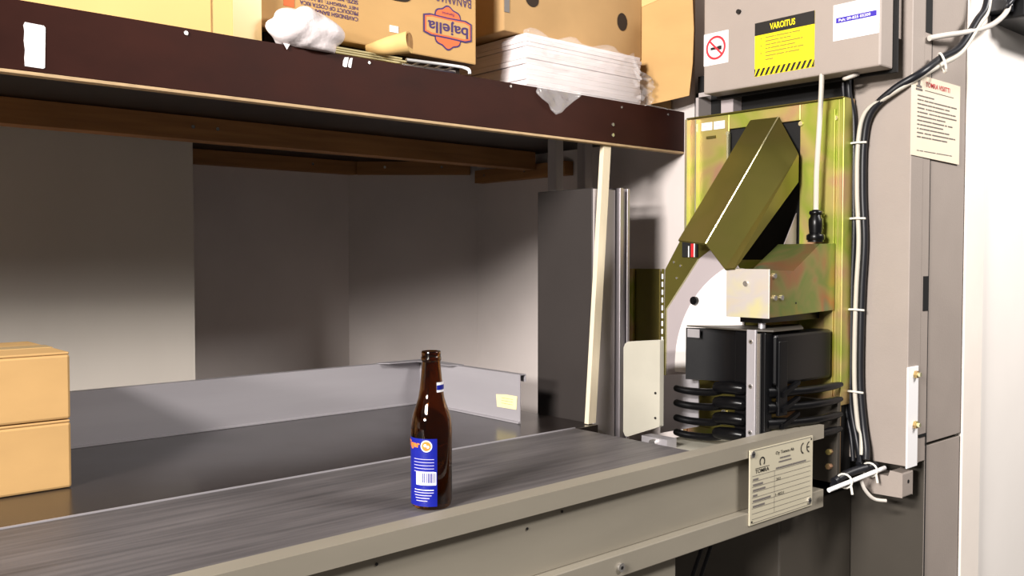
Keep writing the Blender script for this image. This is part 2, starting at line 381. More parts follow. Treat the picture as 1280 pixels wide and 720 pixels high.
# ------------------------------------------------------------------ beer bottle
BX, BY, BZ = 0.793, 1.076, 0.8005
bt = thing('beer_bottle', (BX, BY, BZ), 'brown glass longneck beer bottle with blue label standing upright on the belt', 'bottle')
S = 0.001175
out = [(0.0, 0.003), (0.020, 0.002), (0.0255, 0.0), (0.0285, 0.003), (0.0300, 0.010), (0.0301, 0.05), (0.0301, 0.112), (0.0298, 0.122), (0.0287, 0.130), (0.0262, 0.139), (0.0225, 0.149), (0.0193, 0.159), (0.0172, 0.172), (0.0158, 0.186), (0.0145, 0.200), (0.0136, 0.2125), (0.0137, 0.2135), (0.0148, 0.2148), (0.0148, 0.219), (0.0138, 0.2205), (0.0143, 0.2225), (0.0143, 0.2268), (0.0132, 0.2282)]
inn = [(0.0100, 0.2282), (0.0098, 0.221), (0.0105, 0.205), (0.0125, 0.190), (0.0142, 0.172), (0.0165, 0.158), (0.0200, 0.148), (0.0238, 0.138), (0.0262, 0.128), (0.0272, 0.118), (0.0272, 0.012), (0.0255, 0.007), (0.018, 0.006), (0.0, 0.010)]
MB().lathe(out + inn, (BX, BY, BZ), 'glass', 48).build('glass_body', bt, smooth=40)
PC = math.atan2(-BY, -BX)
class Wrap:                              # flat print bent round the bottle
    def __init__(s, R): s.R = R
    def put(s, vs, fs, mb, m, off):
        mb.add([(BX + (s.R + off) * math.cos(PC + x), BY + (s.R + off) * math.sin(PC + x), BZ + z) for x, z in vs], fs, m)
    def rect(s, mb, m, a0, a1, z0, z1, off, n=None):
        n = n or max(1, int(abs(a1 - a0) / .08)); vs = []
        for k in range(n + 1):
            a = a0 + (a1 - a0) * k / n; vs += [(a, z0), (a, z1)]
        s.put(vs, [(2 * k, 2 * k + 2, 2 * k + 3, 2 * k + 1) for k in range(n)], mb, m, off)
    def disc(s, mb, m, ac, zc, r, off, n=24):
        s.put([(ac + r / s.R * math.cos(2 * PI * k / n), zc + r * math.sin(2 * PI * k / n)) for k in range(n)], [tuple(range(n))], mb, m, off)
    def txt(s, mb, m, body, a0, a1, z0, z1, off, bold=.02):
        vs, fs = text_geo(body, bold); s.put([(a0 + x * (a1 - a0), z0 + y * (z1 - z0)) for x, y in vs], fs, mb, m, off)
w = Wrap(0.0302); lb = MB()
w.rect(lb, 'label_blue', -2.7, 0.27, 0.006, 0.104, 0.0002, 40)
w.disc(lb, 'sticker', -0.25, 0.0935, 0.0085, .0005); w.disc(lb, 'label_orange', -0.25, 0.0935, 0.0068, .0007)
w.disc(lb, 'sticker', -0.30, 0.0945, 0.0022, .0009); w.disc(lb, 'sticker', -0.17, 0.0925, 0.0020, .0009)
w.txt(lb, 'label_orange', 'Tiger', -1.55, -0.58, 0.088, 0.100, .0006, .03)
for k in range(5): w.rect(lb, 'ink_pale', -0.95, 0.12, 0.074 - k * .0045, 0.0748 - k * .0045, .0004)
w.rect(lb, 'sticker', -0.80, 0.22, 0.037, 0.056, .0005)
a = -0.74
while a < 0.14:
    bw = random.choice((.018, .028, .045)); w.rect(lb, 'label_blue', a, a + bw, 0.0405, 0.0545, .0008, 1); a += bw + random.choice((.03, .05))
w.rect(lb, 'sticker', -0.9, 0.1, 0.0295, 0.0305, .0005)
for k in range(4): w.rect(lb, 'ink_pale', -0.95 + .05 * k, 0.1 - .1 * k, 0.0255 - k * .004, 0.0266 - k * .004, .0004)
lb.build('label', bt, smooth=60, recalc=False)['label'] = 'blue paper label with orange lettering and barcode'
nk = MB(); wn = Wrap(0.0158); 
wn.rect(nk, 'sticker', 0.45, 1.75, 0.1690, 0.1835, .0022, 16); wn.rect(nk, 'label_blue', 0.45, 1.75, 0.1725, 0.1795, .0026, 16)
nk.build('neck_label', bt, smooth=60, recalc=False)['label'] = 'white and blue neck label'

# ------------------------------------------------------------------ shelf
sh = thing('shelf', (0.7, 1.6, 1.42), 'long wall shelf with dark red-brown plywood fascia above the table', 'shelf')
MB().box(-3.1, 1.7985, 1.4185, 1.925, 1.462, 1.518, 'deck').box(-3.1, 0.895, 1.925, 2.178, 1.462, 1.518, 'deck').prism([(.895, 1.925, 1.462), (1.798, 1.925, 1.462), (1.798, 2.198, 1.462), (1.498, 2.463, 1.462), (.895, 2.463, 1.462)], (0, 0, .056), 'deck').build('deck', sh)
fb = MB().box(-3.1, 1.7985, 1.400, 1.418, 1.4235, 1.520, 'fascia').box(-3.1, 1.7985, 1.4002, 1.418, 1.4185, 1.4235, 'ply_edge')
fo = fb.build('fascia', sh, bevel=0.0008)
st = MB().prism([(.337, 1.3998, 1.430), (.3365, 1.3998, 1.441), (.3375, 1.3998, 1.452), (.3362, 1.3998, 1.465), (.3372, 1.3998, 1.478), (.336, 1.3998, 1.486), (.338, 1.3998, 1.4905), (.362, 1.3998, 1.4895), (.364, 1.3998, 1.487), (.3625, 1.3998, 1.431), (.360, 1.3998, 1.4295)], (0, -0.0005, 0), 'sticker')
st.build('sticker', fo)['label'] = 'white rectangular sticker with ragged left edge'
for px, w0 in ((.842, .010), (.853, .007)):
    MB().prism([(px, 1.3998, 1.500), (px + .003, 1.3998, 1.4985), (px + w0 * .8, 1.3998, 1.499), (px + w0 + .002, 1.3998, 1.5165), (px + .004, 1.3998, 1.5155), (px + .001, 1.3998, 1.509)], (0, -0.0005, 0), 'sticker').build('tape_scrap', fo)
for x, z, rr in ((.564, 1.512, .0035), (.896, 1.513, .0026), (1.233, 1.513, .0028), (1.541, 1.465, .004), (1.541, 1.4415, .004), (1.57, 1.507, .0026), (1.736, 1.508, .0026)):
    MB().cyl((x, 1.4005, z), (0, -0.0022, 0), rr, 'chrome', 12).build('screw', fo, smooth=40)
# battens that carry the shelf
def batten(p, d, depth, z0, z1, label, screws):
    """p,d: plan start and run along the visible face; depth: plan vector to the wall"""
    p, d, q = Vector((*p, z0)), Vector((*d, 0)), Vector((*depth, 0))
    t = thing('wooden_batten', p + d / 2, label, 'batten', 'wooden battens under the shelf')
    MB().prism([p, p + d, p + d + q, p + q], (0, 0, z1 - z0), 'batten').build('bar', t, bevel=0.0015)
    n = -q.normalized()
    for s in screws:
        c = p + d * s + Vector((0, 0, (z1 - z0) * .55)) - n * .0005
        MB().cyl(c, n * .002, .004, 'chrome', 10).build('screw', t)
batten((-3.1, 1.88), (4.85, 0), (0, .048), 1.412, 1.4605, 'long pine batten running under the shelf in front of the pale wall board', (.798, .809))
batten((0.90, 2.43), (0.61, 0), (0, .034), 1.421, 1.4605, 'pine batten on the recessed back wall, behind the long front batten', (.05, .75))
batten((1.505, 2.425), (0.262, -.231), (.022, .025), 1.421, 1.4605, 'short pine batten across the angled corner wall under the shelf', (.25, .75))
batten((1.765, 2.17), (0, -.39), (.034, 0), 1.392, 1.430, 'short pine batten on the right side wall above the dark cabinet', (.12, .58))
# prop
q0, q1 = Vector((1.448, 1.385, 0.7985)), Vector((1.52, 1.408, 1.4175))
ps = MB().prism([q0, q0 + Vector((.025, 0, 0)), q0 + Vector((.025, .012, 0)), q0 + Vector((0, .012, 0))], q1 - q0, 'stick').build('wooden_stick', loc=(1.46, 1.393, .7985), bevel=0.001)
tag(ps, 'pale thin wooden stick leaning upright from the table to the shelf fascia', 'stick')

# ------------------------------------------------------------------ dark cabinet against the side wall
kb = thing('steel_cabinet', (1.56, 1.5, 0), 'tall grey cabinet with dark side standing behind the wooden stick', 'cabinet')
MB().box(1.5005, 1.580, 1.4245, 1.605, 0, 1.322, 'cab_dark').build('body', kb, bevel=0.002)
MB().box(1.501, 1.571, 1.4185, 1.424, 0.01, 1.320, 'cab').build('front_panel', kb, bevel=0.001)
MB().box(1.576, 1.587, 1.408, 1.60, 0, 1.325, 'cab_steel').box(1.587, 1.606, 1.418, 1.60, 0, 1.325, 'cab_steel').box(1.606, 1.614, 1.412, 1.60, 0, 1.325, 'cab_steel').build('edge_profile', kb, bevel=0.0015)
for x in (1.585, 1.69):
    tag(MB().box(x, x + .028, 1.63, 1.66, 0, 1.4615, 'cab').build('shelf_post', loc=(x, 1.63, 0), bevel=.003), ['narrow grey post behind the dark cabinet, left of two', 'narrow grey post behind the dark cabinet, right of two'][x > 1.6], 'post', 'grey posts under the shelf end')

# ------------------------------------------------------------------ sorting machine
mc = thing('bottle_sorting_machine', (1.85, 1.1, 0), 'grey bottle sorting machine with gold zinc panel and black fingers at the belt end', 'machine')
bd = MB().box(1.885, 2.056, 0.840, 1.365, 0.78, 2.3, 'machine')
bd.box(1.885, 2.056, 0.841, 1.365, 0.0, 0.775, 'machine_dark_and_shade', dict(f='machine')); bd.box(1.886, 2.05, 0.85, 1.36, .775, .78, 'black_gap')  # same grey paint all round; dark faces carry the shade as colour
bd.build('cabinet_body', mc, bevel=0.002)
MB().box(1.852, 1.8845, 0.8385, 0.8400, 0.80, 2.3, 'machine').build('side_cover', mc)
MB().box(1.860, 1.8835, 0.8375, 0.8384, 1.056, 1.127, 'black_gap').build('slot', mc)
MB().box(1.8838, 1.8852, 0.8376, 0.8399, 0.0, 1.62, 'black_gap').box(1.855, 1.884, 0.8376, 0.8384, 1.62, 2.3, 'black_gap').box(1.846, 1.884, .8376, .8384, .797, .803, 'black_gap').build('seam', mc)
cc = MB().box(1.798, 1.852, 0.838, 0.962, 0.745, 2.3, 'machine'); cc.box(1.852, 1.884, .8402, .962, .745, 2.3, 'machine')
cc = cc.build('column_cover', mc, bevel=0.0015)
br = MB().box(1.792, 1.838, 0.8345, 0.8378, 0.742, 0.946, 'sticker').build('bracket', cc, bevel=0.001); br['label'] = 'white metal strip bracket'
for z in (0.930, 0.828):
    MB().cyl((1.822, .8345, z), (0, -.006, 0), .008, 'gold', 6).cyl((1.822, .8285, z), (0, -.006, 0), .0045, 'gold_edge', 10).build('bolt', br, smooth=40)
bb = MB().prism([(1.79, .842, .682), (1.79, .842, .732), (1.79, .868, .734), (1.79, .872, .722), (1.79, .93, .722), (1.79, .93, .700), (1.79, .905, .680)], (.045, 0, 0), 'machine').build('base_block', mc, bevel=0.003)
MB().cyl((1.815, .8425, .712), (0, -.001, 0), .004, 'ink', 10).build('hole', bb)
# lower housing behind the belt end, its shade put into the dark colour
MB().box(1.60, 1.884, 1.00, 1.365, 0.05, 0.66, 'machine_dark_and_shade').build('lower_housing', mc, bevel=0.004)
# gold panel with an opening
gp = MB()
gp.box(1.750, 1.756, 0.957, 1.055, 0.70, 1.491, 'gold'); gp.box(1.750, 1.756, 1.235, 1.346, 0.70, 1.491, 'gold')
gp.box(1.750, 1.756, 1.055, 1.235, 1.457, 1.491, 'gold'); gp.box(1.750, 1.756, 1.055, 1.235, 0.70, 1.16, 'gold')
gp.box(1.746, 1.79, 0.953, 0.957, 0.86, 1.493, 'gold'); gp.box(1.744, 1.79, 1.346, 1.356, 0.70, 1.491, 'gold')
gp.box(1.742, 1.79, 0.953, 1.350, 1.491, 1.494, 'gold_dark')
gp = gp.build('front_panel', mc, bevel=0.0012); gp['label'] = 'iridescent yellow zinc plated panel'
MB().box(1.736, 1.750, 1.343, 1.3475, 0.95, 1.490, 'gold_edge').box(1.736, 1.750, 1.316, 1.3195, 0.95, 1.487, 'gold_edge').build('folded_flange', gp)
MB().box(1.7495, 1.7505, .9655, .9665, .70, 1.49, 'gold_dark').box(1.744, 1.750, .972, .992, .75, 1.47, 'gold').build('rib', gp, bevel=.002)
MB().box(1.742, 1.750, 1.231, 1.236, 1.385, 1.445, 'gold_edge').build('opening_flange', gp)
for y, z in ((1.236, 1.447), (1.052, 1.449), (0.972, 1.452)):
    MB().cyl((1.7495, y, z), (-.004, 0, 0), .005, 'gold_edge', 12).build('screw', gp, smooth=40)
for y in (1.3105, 1.276):
    q = MB().box(1.7485, 1.7495, y - .030, y, 1.460, 1.478, 'sticker'); q.dashes((1.7484, y, 1.460), YU, ZU, .004, .007, .012, .004, 'ink_pale', .0003, 2); q.build('sticker', gp)
MB().box(1.747, 1.7495, 1.27, 1.296, 1.440, 1.446, 'gold_dark').build('slot', gp)
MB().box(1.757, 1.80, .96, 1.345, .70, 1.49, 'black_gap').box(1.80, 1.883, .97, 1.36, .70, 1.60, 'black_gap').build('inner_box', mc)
MB().box(1.752, 1.80, 1.322, 1.330, 1.494, 1.55, 'cab').box(1.752, 1.756, 1.285, 1.330, 1.54, 1.55, 'cab').build('bracket', mc)
MB().box(1.765, 1.798, 1.235, 1.268, 1.494, 1.535, 'ring').build('relay', mc)
# gold sheet left of the panel
gs = MB().box(1.776, 1.780, 1.455, 1.562, 0.78, 1.137, 'gold_dark').box(1.768, 1.776, 1.535, 1.562, 0.78, 1.137, 'gold').build('side_sheet', mc, bevel=.001)
# chute
A = [(1.181, 1.201), (1.112, 1.193), (1.066, 1.143), (1.044, 1.145)]      # mouth outline (Y,z) at X=1.5
cm = MB(); th = Vector((.002, 0.0, -.003))
vs = [(1.5, y, z) for y, z in A] + [(1.739, 1.171, 1.469), (1.745, 1.104, 1.469), (1.727, 1.0447, 1.3836), (1.727, 1.045, 1.327)]
vs2 = [Vector(v) + th for v in vs]
fs = [(k, k + 1, 5 + k, 4 + k) for k in range(3)]
cm.add(vs + vs2, fs + [tuple(8 + i for i in f) for f in fs] + [(k, k + 1, 9 + k, 8 + k) for k in range(3)] + [(0, 4, 12, 8), (3, 7, 15, 11)], 'gold_dark')
ch = cm.build('chute', mc); ch['label'] = 'folded olive sheet metal chute'
MB().tube([Vector(vs[1]) + Vector((-.0006, 0, .0006)), Vector(vs[5]) + Vector((-.0006, 0, .0006))], .0016, 'gold_edge', 6).build('fold_edge', ch)
MB().prism([(1.506, 1.1805, 1.199), (1.745, 1.176, 1.468), (1.745, 1.176, 1.40), (1.56, 1.1805, 1.195)], (0, .0015, 0), 'gold_dark').build('chute_side', ch)
# dark gold side plate, grey backing, white disc
MB().prism([(1.600, y, z) for y, z in ((1.252, 1.206), (1.296, 1.138), (1.299, .80), (1.05, .80), (1.05, 1.09), (1.09, 1.12), (1.16, 1.206))], (.003, 0, 0), 'gold_dark').build('side_plate', mc)
sp = MB().box(1.597, 1.5995, 1.297, 1.3035, .92, 1.14, 'gold_dark')
for k in range(12): sp.box(1.5958, 1.597, 1.298, 1.302, .925 + k * .0175, .936 + k * .0175, 'sticker')
sp.build('slotted_strip', mc)
bkp = MB().prism([(1.593, y, z) for y, z in ((1.199, 1.162), (1.285, 1.051), (1.286, .905), (1.09, .905), (1.09, 1.13), (1.14, 1.20))], (.005, 0, 0), 'ring').build('backing_plate', mc)
MB().tube([(1.5925, 1.286, .905), (1.5925, 1.285, 1.051), (1.5925, 1.199, 1.162)], .0016, 'gold_edge', 6).build('bright_edge', bkp)  # bright tube paints the light caught by the plate edge
arc = [(1.586, 1.016 + .24 * math.cos(t), .93 + .24 * math.sin(t)) for t in [(-.06 + k * (1.12 + .06) / 30) for k in range(31)]] + [(1.586, 1.083, 1.142)]
MB().prism([(1.586, 1.083, .916)] + arc, (.006, 0, 0), 'disc').build('white_disc', mc)
MB().cyl((1.5855, 1.201, 1.073), (-.008, 0, 0), .009, 'black', 14).cyl((1.5775, 1.201, 1.073), (-.003, 0, 0), .005, 'black', 6).build('bolt', mc, smooth=40)
mh = MB().box(1.596, 1.5995, 1.205, 1.246, 1.166, 1.203, 'black_gap')
for y in (1.228, 1.213): mh.box(1.594, 1.596, y - .002, y, 1.166, 1.19 + (1.228 - y) , 'sticker')
mh.box(1.594, 1.596, 1.2135, 1.221, 1.166, 1.195, 'red').build('coil', mc)
for y, z in ((1.27, 1.155), (1.252, 1.147), (1.262, 1.12)): MB().cyl((1.5995, y, z), (-.002, 0, 0), .0026, 'chrome', 10).build('screw', mc)
# motor cover
prof = [(1.508, 1.051), (1.747, 1.057), (1.747, 1.194), (1.688, 1.193), (1.590, 1.139), (1.508, 1.141)]
mv = MB().prism([(x, .970, z) for x, z in prof], (0, .096, 0), 'gold_mid'); mv = mv.build('motor_cover', mc, bevel=.0012)
MB().box(1.505, 1.508, .969, 1.066, 1.049, 1.143, 'gold_lit').build('end_plate', mv, bevel=.0008)  # paler copy of the zinc: light on the end face painted in
for p, d, rr in (((1.505, 1.020, 1.115), (-.004, 0, 0), .005), ((1.522, .970, 1.130), (0, -.004, 0), .005), ((1.524, .970, 1.088), (0, -.004, 0), .005), ((1.547, .970, 1.088), (0, -.004, 0), .005)):
    MB().cyl(p, d, rr, 'chrome', 14).build('screw', mv, smooth=40)
MB().cyl((1.600, .9699, 1.076), (0, -.0006, 0), .002, 'ink', 8).build('hole', mv)
MB().box(1.53, 1.74, 1.00, 1.05, 1.038, 1.052, 'black').cyl((1.545, 1.01, 1.02), (0, 0, .04), .007, 'steel').build('shaft', mc, smooth=40)
MB().prism([(1.748, 1.062, 1.19), (1.748, 1.062, 1.26), (1.70, 1.062, 1.19)], (0, -.002, 0), 'ring').build('gusset', mc)
# picker head: strip, shells, cap, fingers
hd = MB().prism([(1.5, 1.150, 1.024), (1.50, 1.158, 1.024), (1.56, 1.10, 1.024), (1.70, 1.02, 1.024), (1.62, .965, 1.024), (1.515, .965, 1.024), (1.498, 1.0, 1.024)], (0, 0, .003), 'machine_dark_and_shade').build('cap_plate', mc)
MB().box(1.496, 1.502, .992, 1.012, .80, 1.027, 'steel').build('centre_strip', mc, bevel=.001)
for z in (1.004, .918, .829): MB().cyl((1.4965, 1.002, z), (-.002, 0, 0), .0045, 'chrome', 12).cyl((1.4945, 1.002, z), (-.0005, 0, 0), .002, 'ink', 8).build('screw', mc)
MB().box(1.499, 1.503, .984, .9915, .80, 1.02, 'chrome').build('bright_edge', mc)
def shell(pl, z0, z1, name, t=.004):
    n = len(pl); vs = [(x, y, z) for z in (z0, z1) for x, y in pl] + [(x + t, y, z) for z in (z0, z1) for x, y in pl]
    fs = []
    for i in range(n - 1):
        fs += [(i, i + 1, n + i + 1, n + i), (2 * n + i, 3 * n + i, 3 * n + i + 1, 2 * n + i + 1), (i, 2 * n + i, 2 * n + i + 1, i + 1), (n + i, n + i + 1, 3 * n + i + 1, 3 * n + i)]
    fs += [(0, n, 3 * n, 2 * n), (n - 1, 3 * n - 1, 4 * n - 1, 2 * n - 1)]
    return MB().add(vs, fs, 'black').build(name, mc, smooth=50)
sl = []
for k in range(13):
    t = k / 12; sl.append((1.500 + .030 * math.sin(t * PI * .62) , 1.160 - t * .118))
shell(sl, .916, 1.022, 'shell')
MB().box(1.505, 1.54, 1.013, 1.045, .80, 1.022, 'black').build('hub_body', mc, bevel=.003)
MB().box(1.4985, 1.5005, 1.125, 1.155, 1.003, 1.020, 'steel').build('clip', mc)
MB().box(1.53, 1.735, .968, 1.01, .918, 1.018, 'black').build('shell', mc, bevel=.006)
MB().box(1.505, 1.53, .976, .991, .80, 1.022, 'black').box(1.535, 1.565, .964, .972, .86, 1.005, 'black').build('hub_side', mc, bevel=.002)
for k, z in enumerate((.910, .880, .849, .819)):
    root = [(1.508, 1.016, z), (1.504, 1.022, z), (1.502, 1.05, z), (1.503, 1.075, z - .002), (1.508, 1.088, z - .004)]
    fg = MB().tube(root, [.006, .0125, .0132, .0128, .011], 'black', 14)
    ap = smoothpath([(1.508, 1.080, z - .010), (1.510, 1.105, z - .016), (1.506, 1.14, z - .018), (1.500, 1.165, z - .017), (1.497, 1.186, z - .014)], 5)
    fg.tube(ap, [.0075] * (len(ap) - 3) + [.0072, .0068, .0045], 'black', 12)
    fg.build('finger', mc, smooth=50)
    rp = smoothpath([(1.52, .985, z - .004), (1.58, .968, z - .006), (1.65, .952, z - .006), (1.735, .946, z - .004)], 4)
    f2 = MB().tube(rp, [.0125, .0125, .012, .011, .0095] + [.008] * (len(rp) - 7) + [.007, .005], 'black', 12)
    f2.prism([(1.545, .960, z - .014), (1.60, .958, z + .008), (1.60, .958, z + .014), (1.545, .960, z - .004)], (0, .01, 0), 'black')
    f2.build('finger', mc, smooth=50)
    MB().cyl((1.585, .962, z - .004), (0, -.003, 0), .003, 'chrome', 10).build('screw', mc)
rb = MB().box(1.732, 1.7445, .952, 1.05, .70, .87, 'machine_dark_and_shade').build('rear_bracket', mc, bevel=.001)
for z in (.765, .735): MB().cyl((1.732, .966, z), (-.012, 0, 0), .006, 'gold', 6).build('bolt', rb)
for z in (.89, .84): MB().cyl((1.5985, 1.135, z), (-.003, 0, 0), .006, 'chrome', 12).build('screw', mc, smooth=40)
# guides at the belt end
ng = MB().prism([(1.414, y, z) for y, z in ((1.157, .829), (1.157, 1.002), (1.240, .993), (1.249, .988), (1.253, .979), (1.253, .806), (1.248, .797), (1.240, .797))], (.012, 0, 0), 'nylon').build('nylon_guide', mc, bevel=.0025)
ng['label'] = 'milky white nylon guide plate with rounded corners'
sg = MB().prism([(1.530, y, z) for y, z in ((1.150, .926), (1.250, .912), (1.250, .788), (1.150, .816))], (.003, 0, 0), 'steel').build('steel_guide', mc, bevel=.0006)
for z in (.895, .845): MB().cyl((1.413, 1.167, z), (-.001, 0, 0), .0025, 'ink', 8).build('hole', ng)
MB().prism([(1.395, 1.03, .772), (1.60, 1.03, .772), (1.60, 1.20, .772), (1.43, 1.20, .772), (1.41, 1.12, .772)], (0, 0, .015), 'nylon').build('base_sheet', mc, bevel=.001)
MB().box(1.41, 1.44, 1.135, 1.20, .787, .806, 'steel').cyl((1.412, 1.165, .796), (-.012, 0, 0), .008, 'chrome').build('hinge', mc, smooth=40)
# plug on the panel
pg = MB().lathe([(0, .0), (.016, 0), (.016, .016), (.013, .018), (.0145, .034), (.0145, .046), (.011, .052), (.0105, .062), (.007, .066), (0, .066)], (1.712, .994, 1.197), 'black', 20)
pg.lathe([(.0175, .004), (.0185, .006), (.0185, .013), (.0175, .015)], (1.712, .994, 1.197), 'black', 20).lathe([(.012, .056), (.0135, .058), (.0135, .062), (.012, .064)], (1.712, .994, 1.197), 'black', 20)
pg.build('plug', mc, smooth=40)
# control box with stickers
kb2 = MB().box(1.700, 1.752, 0.855, 1.2695, 1.534, 1.80, 'machine')
kb2 = kb2.build('control_box', mc, bevel=0.0035); kb2['label'] = 'grey control box with three stickers'
MB().box(1.7525, 1.76, 0.848, 1.2705, 1.528, 1.80, 'black_gap').box(1.76, 1.795, .86, 1.26, 1.60, 1.80, 'machine').build('rear_frame', kb2)
MB().cyl((1.6995, 1.175, 1.700), (-.006, 0, 0), .005, 'ink', 12).build('lock', kb2)
XF = 1.6992
ns = MB(); O = (XF, 1.2685, 1.596); ns.box(XF, XF + .0006, 1.203, 1.2685, 1.596, 1.667, 'sticker')
ns.ring(O, YU, ZU, .0325, .037, .0212, .0265, 'ink_red', .0006, 40)
ns.quad(O, YU, ZU, 'ink', .028, .006, .0185, .033, .0004); ns.quad(O, YU, ZU, 'ink', .010, .009, .038, .031, .0005)
c = math.cos(PI / 4); ns.poly(O, YU, ZU, [(.0325 - .0235 * c - .0017, .037 + .0235 * c - .0017), (.0325 + .0235 * c - .0017, .037 - .0235 * c - .0017), (.0325 + .0235 * c + .0017, .037 - .0235 * c + .0017), (.0325 - .0235 * c + .0017, .037 + .0235 * c + .0017)], 'ink_red', .0008)
ns.build('no_smoking_sticker', kb2, recalc=False)['label'] = 'white no-smoking sticker with red circle'
ws = MB(); O = (XF, 1.135, 1.553); ws.box(XF, XF + .0006, .994, 1.135, 1.553, 1.667, 'yellow'); W = .141
ws.quad(O, YU, ZU, 'ink', W, .027, 0, .087, .0004)
ws.text('VAROITUS', O, YU, ZU, .037, .094, .060, .0135, 'yellow', .0008, .025)
for k, wd in enumerate((.084, .062, .090, .072, .092, .082, .020)):
    ws.dashes(O, YU, ZU, .026, .0785 - k * .0078, wd, .0026, 'ink_olive', .0004, 5)
for k in (0, 2, 4): ws.quad(O, YU, ZU, 'ink_olive', .003, .003, .014, .0775 - k * .0078, .0004)
k = -.012
while k < W:
    pts = [(max(0, min(W, k)), .0006), (max(0, min(W, k + .0062)), .0006), (max(0, min(W, k + .0062 + .0085)), .0165), (max(0, min(W, k + .0085)), .0165)]
    ws.poly(O, YU, ZU, pts, 'ink', .0004); k += .0122
ws.build('warning_sticker', kb2, recalc=False)['label'] = 'yellow and black warning sticker'
vs_ = MB(); O = (XF, .953, 1.597); vs_.box(XF, XF + .0006, .8575, .953, 1.597, 1.668, 'sticker')
vs_.dashes(O, YU, ZU, .028, .058, .040, .005, 'ink_pale', .0004, 3); vs_.dashes(O, YU, ZU, .02, .050, .055, .001, 'ink_pale', .0004, 3)
vs_.quad(O, YU, ZU, 'ink_blue', .084, .0105, .006, .034, .0004)
vs_.text('Puh: 09-825 05200', O, YU, ZU, .012, .0365, .066, .0055, 'sticker', .0008, .012)
vs_.build('service_sticker', kb2, recalc=False)['label'] = 'white sticker with blue phone number bar'

# ------------------------------------------------------------------ notice on the side of the machine
pn = MB(); O = (1.792, 0.8368, 1.367); pn.prism([(1.792, .8368, 1.369), (2.018, .8368, 1.364), (2.018, .8368, 1.5305), (1.80, .8368, 1.5305), (1.792, .8368, 1.529)], (0, -.0006, 0), 'paper_cream')
O = (1.792, .8362, 1.367); e = .0006
pn.poly(O, XU, ZU, [(.020, .138), (.044, .138), (.044, .1415), (.036, .143), (.038, .150), (.032, .157), (.026, .150), (.028, .143), (.020, .1415)], 'ink_grey', e)
pn.dashes(O, XU, ZU, .018, .132, .03, .004, 'ink_grey', e, 2)
pn.text('TOMRA VISIITTI', O, XU, ZU, .062, .143, .112, .010, 'ink_red', e, .004)
pn.quad(O, XU, ZU, 'ink_grey', .135, .0012, .058, .1345, e)
for k in range(11):
    pn.dashes(O, XU, ZU, .026, .121 - k * .0082, [.075, .185, .15, .18, .185, .13, .165, .12, .15, .18, .14][k], .0024, 'ink_grey', e, 8)
pn.dashes(O, XU, ZU, .026, .012, .165, .0014, 'ink_grey', e, 8)
tag(pn.build('paper_notice', loc=(1.9, .8368, 1.367), recalc=False), 'cream printed notice sheet with red heading on the machine side', 'notice')

# ------------------------------------------------------------------ cables
def cable(pts, r, m, name, label, sub=8, loc=None):
    sp = smoothpath(pts, sub)
    return MB().tube(sp, r, m, 10)
t = thing('cable_bundle', (1.785, .93, .75), 'thick black and white cable bundle tied along the machine column', 'cable')
c1 = [(2.075, .80, 1.80), (2.055, .80, 1.705), (2.02, .805, 1.665), (1.95, .81, 1.60), (1.87, .815, 1.565), (1.80, .822, 1.528), (1.783, .868, 1.50), (1.783, .915, 1.46), (1.785, .930, 1.40), (1.785, .931, 1.30), (1.785, .926, 1.20), (1.785, .930, 1.10), (1.785, .932, 1.0), (1.785, .931, .90), (1.783, .922, .82), (1.776, .912, .775), (1.768, .908, .752)]
MB().tube(smoothpath(c1), .0075, 'black_rubber', 12).build('black_cable', t, smooth=60)
c2 = [(x - .002, y - .004 if i < 5 else y + .011, z - .012 if i < 7 else z) for i, (x, y, z) in enumerate(c1[:-2])] + [(1.779, .924, .80), (1.770, .918, .760)]
MB().tube(smoothpath(c2), .0052, 'cable_white', 10).build('white_cable', t, smooth=60)
c3 = [(1.772, .958, 1.545), (1.775, .958, 1.50), (1.786, .953, 1.45), (1.787, .952, 1.3), (1.787, .950, 1.22), (1.787, .953, 1.1), (1.787, .953, .95), (1.786, .952, .86), (1.780, .935, .79), (1.768, .922, .755), (1.755, .917, .744)]
MB().tube(smoothpath(c3), .0058, 'black_rubber', 10).build('black_cable', t, smooth=60)
c4 = [(x, y + .012, z) for x, y, z in c3[:-2]] + [(1.765, .934, .745)]
MB().tube(smoothpath(c4), .0045, 'black_rubber', 10).build('black_cable', t, smooth=60)
for z in (1.40, 1.245, 1.057, .887):
    MB().tube([(1.776, .920, z), (1.774, .94, z + .001), (1.776, .970, z), (1.79, .971, z)], .0022, 'tie', 8).box(1.770, 1.778, .966, .974, z - .004, z + .004, 'tie').build('cable_tie', t)
MB().tube([(1.87 + .013 * math.cos(a), .815 - .004 + .012 * math.sin(a + 1), 1.556 + .020 * math.sin(a)) for a in [k * 2 * PI / 16 for k in range(17)]], .0022, 'tie', 8).build('cable_tie', t)
MB().tube(smoothpath([(1.775, .96, 1.536), (1.74, .95, 1.528), (1.72, .935, 1.524), (1.73, .92, 1.53), (1.76, .93, 1.538)]), .004, 'cable_grey', 8).build('loop', t, smooth=60)

